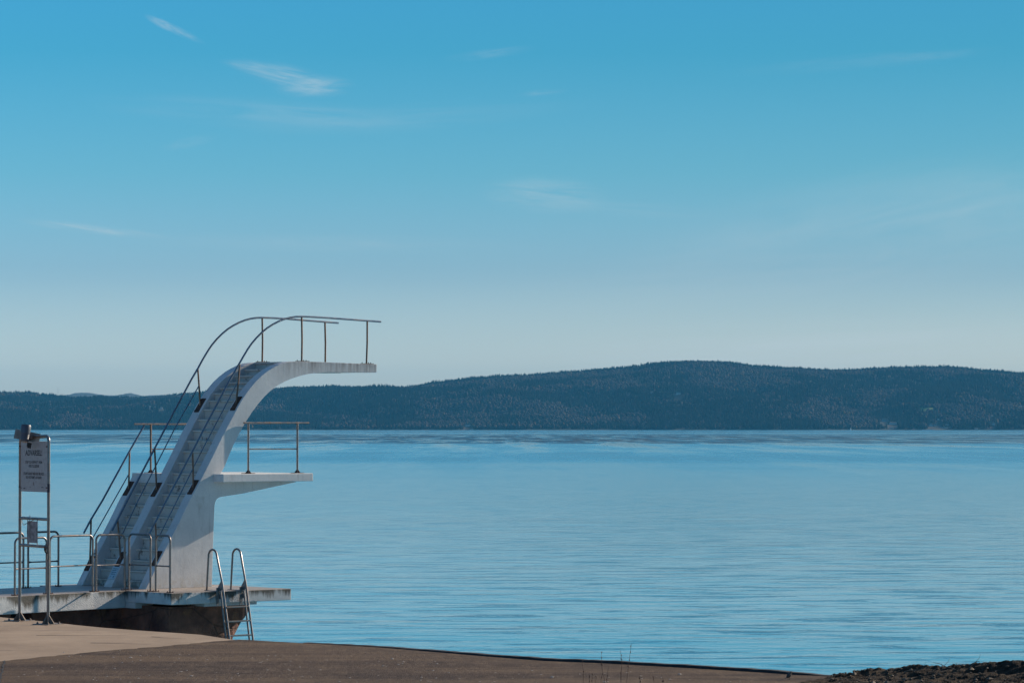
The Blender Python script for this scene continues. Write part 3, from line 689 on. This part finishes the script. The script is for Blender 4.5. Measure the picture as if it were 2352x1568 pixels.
# grey hanging plate between the crossbars
hp = MB(); hp.box((.57, -.034, 1.40), (.40, .006, .335)); MH = M('weathered_grey_plate', .7)
hh = MH.noise(9, 6, .7); MH.set(MH.mix(MH.rng(hh, .45, .6), (.30, .30, .32), (.13, .13, .14)))
hpo = hp.build('hanging_plate', MH.m, sign)
for x_ in (.385, .755): wr = MB(); wr.tube([Vector((x_, -.03, 1.20)), Vector((x_, -.042, 1.4)), Vector((x_, -.03, 1.61))], .006, 6); wr.build('strap', GALV, sign)
wr = MB()
wr.tube([Vector((.70, -.03, 1.60)), Vector((.50, -.06, 1.555)), Vector((.27, -.05, 1.50)), Vector((.20, -.05, 1.545)), Vector((.20, -.05, 1.61))], .005, 6)
wr.tube([Vector((.50, -.05, 1.55)), Vector((.50, -.045, 1.66))], .006, 6)
wr.build('wire_hook', GALV, sign)
cb = MB(); rr = random.Random(3)
for k in range(4):
    c = Vector((W_ + .02 + k * .012, -.03, 1.13 + k * .01)); cb.tube([c + Vector((math.cos(a) * (.05 + .01 * k), -.01 * k, math.sin(a) * (.045 + .008 * k))) for a in [i * 2 * math.pi / 14 for i in range(15)]], .0045, 6)
cb.tube([Vector((W_, -.03, 1.10)), Vector((W_ + .04, -.04, 1.02)), Vector((W_ + .05, -.03, .97))], .006, 6); cb.tube([Vector((W_ + .03, -.03, 1.10)), Vector((W_ + .07, -.04, 1.05))], .006, 6)
cb.build('cable', mat_plain('black_cable', (.02, .02, .022), .6), sign)
for x_ in (0, W_):
    g = MB(); c = Vector((x_, 0, 0)); ro0 = Matrix.Rotation(.35, 3, 'Z')
    g.box(c + Zv * .006, (.34, .34, .012), ro0); 
    for k in range(4):
        ro = Matrix.Rotation(.35 + k * math.pi / 2, 3, 'Z'); pl3 = [Vector((.02, 0, .012)), Vector((.135, 0, .012)), Vector((.02, 0, .145))]
        vs = [c + ro @ (p_ + Vector((0, s_, 0))) for s_ in (-.005, .005) for p_ in pl3]; g.add(vs, [(0, 1, 2), (5, 4, 3), (0, 3, 4, 1), (1, 4, 5, 2), (2, 5, 3, 0)])
        b = c + ro @ Vector((.115, .115, 0)); g.tube([b + Zv * .01, b + Zv * .03], .018, 6); g.tube([b + Zv * .03, b + Zv * .045], .010, 6)
    g.build('base_bracket', mat_steel('rusty_galvanised_bracket', (.24, .21, .19), .6, .5) if x_ == 0 else bpy.data.materials['rusty_galvanised_bracket'], sign)

# flood lamp on top of the sign frame
fo = (-7.51, 52.9, 4.52)
lamp = empty('spot_lamp', fo, 0, 'grey cup-shaped lamp with plate and black sensor, fixed on top of the sign frame', 'lamp')
tl = Matrix.Rotation(R(11), 3, 'Y')
p = MB(); p.box((0, 0, .01), (.40, .012, .145), tl); p.build('mounting_plate', GALV, lamp, .002)
CUP = mat_plain('grey_lamp_enamel', (.075, .085, .12), .35)
ax0 = Vector((-.004, -.10, .175)); ax1 = Vector((-.020, -.155, -.075)); ctr = lambda t: ax0.lerp(ax1, t)
ts = [0, .02, .3, .5]; rsn = [.078, .081, .0775, .0745]
for k in range(5): b = .56 + k * .055; ts += [b, b + .02, b + .035]; rsn += [.073 - k * .0012, .067 - k * .0012, .073 - k * .0015]
ts += [.86, .99, 1.0]; rsn += [.065, .062, .058]
cpm = MB(); cpm.tube([ctr(t) for t in ts], rsn, 28); cpm.build('housing', CUP, lamp)
gl = MB(); dn = (ax1 - ax0).normalized(); gl.tube([ctr(1.0) + dn * .001, ctr(1.0) + dn * .006], .052, 24); gl.build('lens', mat_plain('frosted_lens', (.38, .33, .29), .35), lamp)
ar = MB(); ar.tube([Vector((0, -.01, 0)), Vector((.0, -.06, .02)), Vector((-.005, -.11, .04))], .016, 10); ar.tube([Vector((.02, 0, -.03)), Vector((.21, .0, -.005)), Vector((.30, -.15, .0))], .02, 12); ar.build('bracket', STEEL, lamp)
se = MB(); se.box((.043, -.06, -.135), (.055, .05, .085), Matrix.Rotation(R(10), 3, 'Y')); se.box((.020, -.09, -.12), (.022, .03, .06), Matrix.Rotation(R(10), 3, 'Y')); se.build('sensor', mat_plain('black_plastic', (.015, .017, .02), .5), lamp, .004)
cv = MB(); cv.tube([Vector((.0, -.10, -.03)), Vector((.05, -.12, -.045)), Vector((.10, -.06, -.03)), Vector((.14, -.02, .005))], .006, 8); cv.build('cable', bpy.data.materials['black_cable'], lamp)

# ------------------------------------------------------------------ bird and dry stems on the quay
BIRD = mat_plain('speckled_brown_plumage', (.055, .048, .045), .8, 0, .004)
bird = MB(); n = 16
sp = [((-.036, .004, .030), .006), ((-.030, .002, .036), .015), ((-.018, 0, .046), .023), ((-.004, 0, .058), .027), ((.008, 0, .070), .025), ((.016, 0, .080), .018), ((.021, -.001, .088), .0145), ((.026, -.001, .096), .0145), ((.029, -.001, .103), .010), ((.030, -.001, .108), .003)]
bird.tube([p[0] for p in sp], [p[1] for p in sp], n)
bird.add([(-.034, -.010, .036), (-.034, .012, .036), (-.066, .010, .014), (-.066, -.006, .014), (-.034, -.008, .031), (-.034, .010, .031), (-.066, .009, .012), (-.066, -.005, .012)],
         [(0, 1, 2, 3), (7, 6, 5, 4), (0, 4, 5, 1), (1, 5, 6, 2), (2, 6, 7, 3), (3, 7, 4, 0)])
br = bpy.data.objects.new('bird', None); COL.objects.link(br); br.location = (3.30, 40.72, QZ + .012); br.scale = (.92, .92, .92); br.rotation_euler = (0, 0, R(18))
tag(br, 'small dark sparrow-like bird standing on the asphalt, seen from behind', 'bird')
bo_ = bird.build('body', BIRD, br)
wg = MB()
for s in (-1, 1): wg.add([(.014, s * .020, .078), (-.004, s * .028, .070), (-.040, s * .016, .034), (-.022, s * .024, .040), (.008, s * .027, .060)], [(0, 1, 2, 3, 4)] )
wg.build('wing', mat_plain('pale_edged_feather', (.13, .11, .095), .8), br)
bk = MB(); bk.tube([(.036, -.001, .100), (.052, -.001, .096)], [.004, .001], 8); bk.build('beak', mat_plain('horn_beak', (.08, .06, .04), .5), br)
for s in (-1, 1):
    lg = MB(); lg.tube([(.0, s * .010, .046), (.004, s * .010, .024), (-.004, s * .010, .002)], [.004, .0022, .002], 6)
    for k in (-1, 0, 1): lg.tube([(-.004, s * .010, .002), (.012, s * .010 + k * .007, .001)], .0013, 5)
    lg.build('leg', mat_plain('bird_leg', (.10, .07, .05), .6) if s < 0 else bpy.data.materials['bird_leg'], br)

STEM = mat_plain('dry_red_brown_stem', (.11, .062, .048), .8)
def weed(x, y, stems, seed, label):
    r_ = random.Random(seed); root = empty('dry_weed', (x, y, QZ + .012), 0, label, 'weed', 'dry weeds standing at the near quay')
    for (dx, hgt, lean) in stems:
        s = MB(); pts = []; nn = 9; w = r_.uniform(-.01, .01)
        for k in range(nn):
            t = k / (nn - 1); pts.append(Vector((dx + lean * t * hgt + w * math.sin(t * 7), r_.uniform(-.004, .004) + .02 * t, t * hgt)))
        s.tube(pts, [.0032 * (1 - .6 * k / (nn - 1)) for k in range(nn)], 6); so_ = s.build('stem', STEM, root)
        for k in range(max(3, int(hgt * 8))):
            b = MB(); t = r_.uniform(.35, .97); i = min(nn - 2, int(t * (nn - 1))); p0 = pts[i].lerp(pts[i + 1], t * (nn - 1) - i); sd_ = r_.choice((-1, 1))
            b.tube([p0, p0 + Vector((sd_ * .006, 0, .010)), p0 + Vector((sd_ * .007, 0, .022))], [.002, .005, .001], 6); b.build('bud', STEM, so_)
weed(1.22, 38.0, [(.0, .53, -.02), (.03, .60, .13), (-.02, .40, .06)], 1, 'tallest dry weed with three reddish stems')
weed(1.02, 38.1, [(.03, .50, -.12), (.02, .34, .10), (-.03, .26, .05)], 2, 'dry weed just left of the tallest one')
weed(.80, 37.9, [(.0, .42, -.05), (.04, .28, .06)], 3, 'leftmost thin dry weed')
weed(1.42, 38.3, [(.0, .22, .05), (.05, .20, -.2)], 4, 'short dry weed just right of the tallest one')
weed(.90, 38.5, [(.0, .24, .03), (.03, .20, .1)], 5, 'low dry weed between the leftmost and the middle one')
weed(1.62, 38.5, [(.0, .20, -.15), (.06, .17, .12)], 6, 'rightmost low dry weed')
TWIG = mat_plain('bleached_twig', (.20, .155, .115), .85)
def twig(x, y, ln, an, up, seed, label):
    r_ = random.Random(seed); z = bank_z(x, y); pts = []
    for k in range(7):
        t = k / 6; pts.append(Vector((math.cos(an) * ln * t, math.sin(an) * ln * t, .01 + up * ln * t * (1.2 - .5 * t) + r_.uniform(-.006, .006))))
    b = MB(); b.tube(pts, [.006 * (1 - .6 * k / 6) for k in range(7)], 6)
    o = b.build('dry_twig', TWIG, None, 0, 2, (x, y, z)); tag(o, label, 'twig', 'dry twigs on the earth bank')
    sd_ = MB(); sd_.tube([pts[3], pts[3] + Vector((.05, .0, .05)), pts[3] + Vector((.07, 0, .10))], [.003, .002, .001], 5); sd_.build('side_shoot', TWIG, o)
twig(4.62, 40.3, .40, -.5, .12, 1, 'long pale twig lying down the left part of the earth bank')
twig(5.15, 39.75, .34, 2.3, .30, 2, 'pale twig leaning on the crest in the middle of the earth bank')
twig(5.30, 39.6, .12, .2, .9, 3, 'short twig standing up from the earth beside the leaning one')

# ------------------------------------------------------------------ far shore
FP = 7840.0
ridge_px = [(-500, 895), (-200, 900), (0, 902), (60, 900.5), (102, 905), (137, 908), (171, 911), (222, 913), (260, 911.5), (325, 912.3), (367, 912), (402, 907), (465, 904), (540, 899), (622, 896.7), (690, 892), (754, 888.5), (845, 890),
            (887, 893), (932, 890), (981, 881.5), (1057, 872), (1171, 864.5), (1246, 860.7), (1322, 855), (1398, 848.6), (1440, 845), (1494, 837.5), (1572, 834.5), (1669, 835.5), (1747, 842), (1825, 847), (1884, 851), (1942, 851.5),
            (2020, 847), (2117, 842.5), (2176, 843.5), (2254, 850), (2352, 858), (2600, 868), (3000, 880)]
SH = 9000.0; DR = 10800.0
rx = np.array([(p[0] - 1176) * DR / FP for p in ridge_px]); rz = np.array([H + (983.4 - p[1] - (2.5 if 130 < p[0] < 420 else 0)) * DR / FP - 10.5 for p in ridge_px])
TN = VN(11)
def terrain(x, y):
    rzv = np.interp(x * DR / np.maximum(y, 1), rx, rz) if False else np.interp(x, rx, rz)
    shore = SH + (TN.fbm(x / 260 + 40, x * 0 + 3, 3) - .47) * 120
    s = (y - shore) / (DR - shore); sc_ = np.clip(s, 0, 1)
    prof = 1 - (1 - sc_) ** 1.55
    lump = (TN.fbm(x / 300 + 7, y / 420 + 5, 4) - .47) * 105 * np.clip(sc_ * 4, 0, 1) * np.clip((1.02 - sc_) * 2.2, 0, 1)
    z = rzv * prof + lump + np.clip(s * 40, -6, 2.0)
    z = np.where(s > 1, rzv - (s - 1) * 240, z)
    return z
def mk_hills():
    nx, ny = 420, 150; X = np.linspace(-2600, 2600, nx); Y = np.concatenate([np.linspace(8850, 9300, 60), np.linspace(9310, 11700, ny - 60)])
    gx, gy = np.meshgrid(X, Y, indexing='ij'); z = terrain(gx, gy); V = np.stack([gx, gy, z], -1).reshape(-1, 3)
    i = np.arange((nx - 1) * (ny - 1)); a = (i // (ny - 1)) * ny + i % (ny - 1); F = np.stack([a, a + ny, a + ny + 1, a + 1], -1)
    m = M('forest_floor', .95, coord='Position'); m.set(m.mix(m.rng(m.noise(.02, 5), .4, .65), (.012, .018, .018), (.03, .028, .025)))
    tag(bulk('hills', V, F, m.m, None, True), 'long wooded hills on the far shore', kind='structure')
    # second, farther range
    pr = [(-600, 930), (60, 925), (135, 913), (155, 910.5), (175, 907.5), (200, 906.5), (222, 908), (240, 911), (262, 914), (273, 911.5), (290, 908.5), (300, 908), (315, 910), (330, 912.5), (350, 912.5), (372, 911.5), (400, 914), (700, 925), (1200, 940), (2400, 950)]
    D2 = 16000.0; x2 = np.array([(p[0] - 1176) * D2 / FP for p in pr]); z2 = np.array([H + (983.4 - p[1] + (4.5 if p[1] < 914.5 else 0)) * D2 / FP for p in pr])
    xs = np.linspace(-3600, 2600, 900); zs = np.interp(xs, x2, z2) + (TN.fbm(xs / 22, xs * 0, 3) - .45) * 9
    rows = [(-600, .55), (-300, .85), (0, 1.0), (400, .7), (900, -.2)]
    V = np.array([[(x, D2 + dy, zz * k) for dy, k in rows] for x, zz in zip(xs, zs)]).reshape(-1, 3); k = len(rows)
    i = np.arange((len(xs) - 1) * (k - 1)); a = (i // (k - 1)) * k + i % (k - 1); F = np.stack([a, a + k, a + k + 1, a + 1], -1)
    tag(bulk('far_hills', V, F, m.m, None, False), 'paler hills showing behind the low saddle at the left', kind='structure')
mk_hills()

def on_hill(xf, yf):
    """where the sight line through this picture point meets the hillside"""
    dx, dz = (xf - 2048) / 13653.0, (1712.3 - yf) / 13653.0
    for d in np.arange(8900, 10800, 6.0):
        if float(terrain(np.array(dx * d), np.array(d))) >= H + dz * d - .5: return dx * d, d, H + dz * d
    return dx * 9300, 9300.0, H + dz * 9300
WALLS = {'white': mat_plain('white_boarding', (.72, .72, .70), .7), 'grey': mat_plain('grey_boarding', (.38, .40, .42), .7)}
ROOF = mat_plain('dark_tile_roof', (.07, .065, .065), .8); PANE = mat_plain('dark_window', (.03, .04, .05), .2)
clear = []
def house(xf, yf, w, h, label, wall='white', depth=9, roof=.45, group='small houses on the far shore', name='house', cat='house'):
    x, y, z = on_hill(xf, yf); z = max(z, .6); root = empty(name, (x, y, z - 1), random.Random(xf).uniform(-.3, .3), label, cat, group)
    b = MB(); hw = w / 2; he = h * (1 - roof)
    b.prism([(-hw, 0), (hw, 0), (hw, he + 1), (-hw, he + 1)], -depth / 2, depth / 2); b.build('wall', WALLS[wall], root)
    rf = MB(); rf.prism([(-depth / 2 - .5, he + 1), (depth / 2 + .5, he + 1), (0, h + 1)], -hw - .4, hw + .4); ro = rf.build('roof', ROOF, root); ro.rotation_euler = (0, 0, math.pi / 2)
    if w > 7:
        for k in range(int(w // 3.2)):
            wi = MB(); wi.box((-hw + 1.8 + k * 3.0, -depth / 2 - .04, 1 + he * .55), (1.2, .1, 1.3)); wi.build('window', PANE, root)
    clear.append((x, y, w / 2 + 5)); return root
house(1871, 1704, 13, 8, 'white shore house with two wings at the foot of the wooded hill, left of centre')
house(1887, 1717, 8, 3.5, 'small white boathouse right at the water below the lone white shore house', name='boathouse', cat='boathouse', depth=6)
house(3539, 1684, 17, 8, 'pale grey wide house standing up the slope above the green-roofed shore house', 'grey')
house(3571, 1696, 18, 7, 'white two-winged house just above the shore, left one of the village')
house(3565, 1714, 10, 4, 'low white boathouse at the water under the two-winged house', name='boathouse', cat='boathouse', depth=6)
house(3723, 1703, 10, 8.5, 'white gabled house above the long pale jetty')
house(3740, 1703, 9, 7, 'grey gabled house beside the white gabled one', 'grey')
house(3775, 1711, 20, 4, 'long low white shore building right of the jetty', depth=6)
house(3787, 1700, 8, 5, 'little grey house above the long low shore building', 'grey')
house(3904, 1715, 8, 4, 'small pale boathouse alone at the water', name='boathouse', cat='boathouse', depth=6)
house(3972, 1698, 6, 8, 'narrow white house between dark trees at the right')
house(3966, 1664, 5, 4, 'tiny white cabin high above the narrow white house')
house(4083, 1625, 5, 4, 'tiny white cabin at the right end of the hill')
house(3752, 1678, 5, 4, 'tiny white cabin among the trees above the gabled houses')
house(2713, 1577, 13, 8, 'white farmhouse high on the middle of the hill')
house(2622, 1571, 28, 5, 'long grey barn beside the white farmhouse', 'grey', name='barn', cat='barn')
house(646, 1633, 6, 5, 'bright white house on the left hillside behind the stair rails')
house(617, 1628, 6, 3.5, 'low white cabin left of the bright white house')
house(600, 1627, 6, 3.5, 'low white cabin, middle of the row on the left hillside')
house(583, 1626, 6, 3.5, 'low white cabin, left end of the row on the left hillside')
jx, jy, jz = (3710 - 2048) / 13653 * 8950, 8950.0, 0
jt = MB(); jt.box((0, 0, .9), (30, 4, 1.2)); jt.box((10, 0, .2), (2, 3, 2)); jt.box((-10, 0, .2), (2, 3, 2))
jo = jt.build('jetty', WALLS['white'], None, 0, 2, (jx, jy, 0)); tag(jo, 'long pale jetty at the water below the gabled houses', 'jetty')
# white beacon and dark perch mark out on the water
bc = empty('beacon', ((3402 - 2048) / 13653 * 8700, 8700, 0), 0, 'small bright white beacon on the water before the far shore', 'beacon')
b = MB(); b.tube([(0, 0, -1), (0, 0, 1.2), (0, 0, 4.4)], [1.6, 1.4, 1.1], 12); b.build('tower', mat_plain('bright_white_paint', (.85, .85, .83), .5), bc)
b = MB(); b.tube([(0, 0, 4.4), (0, 0, 5.4)], [1.2, .1], 12); b.build('cap', WALLS['white'], bc)
pm = MB(); pm.tube([(0, 0, -1), (0, 0, 9)], .35, 8); pm.tube([(0, 0, 7.5), (0, 0, 9.5)], [.9, .5], 8)
po = pm.build('perch_mark', mat_plain('tarred_pole', (.02, .02, .02), .7), None, 0, 2, ((3247 - 2048) / 13653 * 8600, 8600, 0)); tag(po, 'thin dark pole mark rising from the water before the far shore', 'sea mark')
mx_, my_, mz_ = (232 - 2048) / 13653 * DR, DR, float(terrain(np.array((232 - 2048) / 13653 * DR), np.array(DR)))
ms = MB(); ms.tube([(0, 0, 0), (0, 0, 36)], [.5, .3], 6); mo = ms.build('radio_mast', mat_plain('thin_grey_mast', (.2, .2, .2), .6), None, 0, 2, (mx_, my_, mz_)); tag(mo, 'hair-thin radio mast on the left ridge', 'mast')
# small green field on the slope
fx, fy, fz = on_hill(3709, 1641)
gxs, gys = np.meshgrid(np.linspace(fx - 17, fx + 17, 12), np.linspace(fy - 4, fy + 42, 12), indexing='ij')
gz = terrain(gxs, gys) + .6 + (gys - fy) * .05; V = np.stack([gxs, gys, gz], -1).reshape(-1, 3); i = np.arange(121); a = (i // 11) * 12 + i % 11
tag(bulk('field', V, np.stack([a, a + 12, a + 13, a + 1], -1), mat_plain('meadow_green', (.13, .19, .035), .9), None, True), 'small green field on the wooded slope', kind='structure'); clear.append((fx, fy + 15, 20))

def forest():
    rs = np.random.RandomState(21); n = 110000
    y = 9000 + 1950 * rs.rand(n) ** 1.15 - 25; x = (rs.rand(n) * 2 - 1) * (1420 + (y - 9000) * .16)
    extra = 9000; x = np.concatenate([x, rs.uniform(-1720, 1720, extra)]); y = np.concatenate([y, DR + rs.uniform(-70, 60, extra)])
    z = terrain(x, y); keep = z > 2.2
    for (cx, cy, r_) in clear:
        keep &= ~((np.abs(x - cx * y / cy) < r_) & (y > cy - (120 if r_ < 19 else 30)) & (y < cy + 9))
    x, y, z = x[keep], y[keep], z[keep]; n = len(x)
    mixn = TN.fbm(x / 150 + 3, y / 230 + 9, 5); mixn = .6 * mixn + .4 * TN.fbm(x / 420 + 11, y / 420 + 2, 3); broad = (mixn + rs.randn(n) * .03) > .488
    broad &= (y < DR - 120)
    hgt = np.where(broad, rs.uniform(7, 14, n), rs.uniform(8, 16, n)) * np.where((y > DR - 130) & (rs.rand(n) < .25), 1.22, 1.0) * (0.8 + .4 * TN.fbm(x / 40, y / 60, 2)); rad = np.where(broad, hgt * .34, hgt * .17)
    K = 6; Vs = []; ang = np.arange(K) * 2 * math.pi / K
    # three rings and a tip: cone for the conifers, rounded top for the broadleaved
    def ring(zf, rf_b, rf_c):
        j = 1 + rs.uniform(-.3, .3, (n, K)); rr_ = (rad * np.where(broad, rf_b, rf_c))[:, None] * j
        return np.stack([x[:, None] + rr_ * np.cos(ang), y[:, None] + rr_ * np.sin(ang), (z + hgt * zf)[:, None] + rs.uniform(-.05, .05, (n, K)) * hgt[:, None]], -1)
    P = np.concatenate([ring(.08, .55, 1.0), ring(.45, 1.0, .72), ring(.78, .75, .34), np.stack([x, y, z + hgt], -1)[:, None, :]], 1)
    fl_ = []
    for r_ in range(2):
        for k in range(K): k2 = (k + 1) % K; fl_ += [(r_ * K + k, r_ * K + k2, (r_ + 1) * K + k2), (r_ * K + k, (r_ + 1) * K + k2, (r_ + 1) * K + k)]
    for k in range(K): fl_.append((2 * K + k, 2 * K + (k + 1) % K, 3 * K))
    nvp = 3 * K + 1; F = (np.arange(n)[:, None, None] * nvp + np.array(fl_)[None]).reshape(-1, 3)
    con = np.array([.011, .017, .018]); bro = np.array([.082, .064, .060]); gold = np.array([.20, .125, .055])
    t = rs.rand(n)[:, None]; cb_ = bro * (.68 + .30 * t) * (1 - (t > .95)) + gold * (t > .95) * .8 ; cc = con * (.7 + .6 * t)
    c = np.where(broad[:, None], cb_, cc); c4 = np.concatenate([np.repeat(c, nvp, 0), np.ones((n * nvp, 1))], 1)
    m = M('mixed_forest', .95); at = m.N.new('ShaderNodeAttribute'); at.attribute_name = 'tint'; m.L.new(at.outputs['Color'], m.b.inputs['Base Color']); m.b.inputs['Specular IOR Level'].default_value = .1
    o = bulk('forest', P.reshape(-1, 3), F, m.m, c4, False); tag(o, 'mixed spruce and bare birch forest covering the far hills', kind='stuff')
forest()

# ------------------------------------------------------------------ air
hz = MB(); hz.box((0, 9000 - 300, 149.0), (9000, 18400, 302.0))
hm = bpy.data.materials.new('haze_air'); hm.use_nodes = True; nt = hm.node_tree; nt.nodes.clear()
ou = nt.nodes.new('ShaderNodeOutputMaterial'); pv = nt.nodes.new('ShaderNodeVolumePrincipled'); nt.links.new(pv.outputs[0], ou.inputs['Volume'])
pv.inputs['Color'].default_value = (.10, .55, 1.0, 1); pv.inputs['Density'].default_value = 2.8e-5; pv.inputs['Anisotropy'].default_value = 0
ho = hz.build('haze', hm); tag(ho, 'thin blue air over the fjord', kind='stuff')
sc.cycles.max_bounces = 8; sc.cycles.volume_bounces = 0
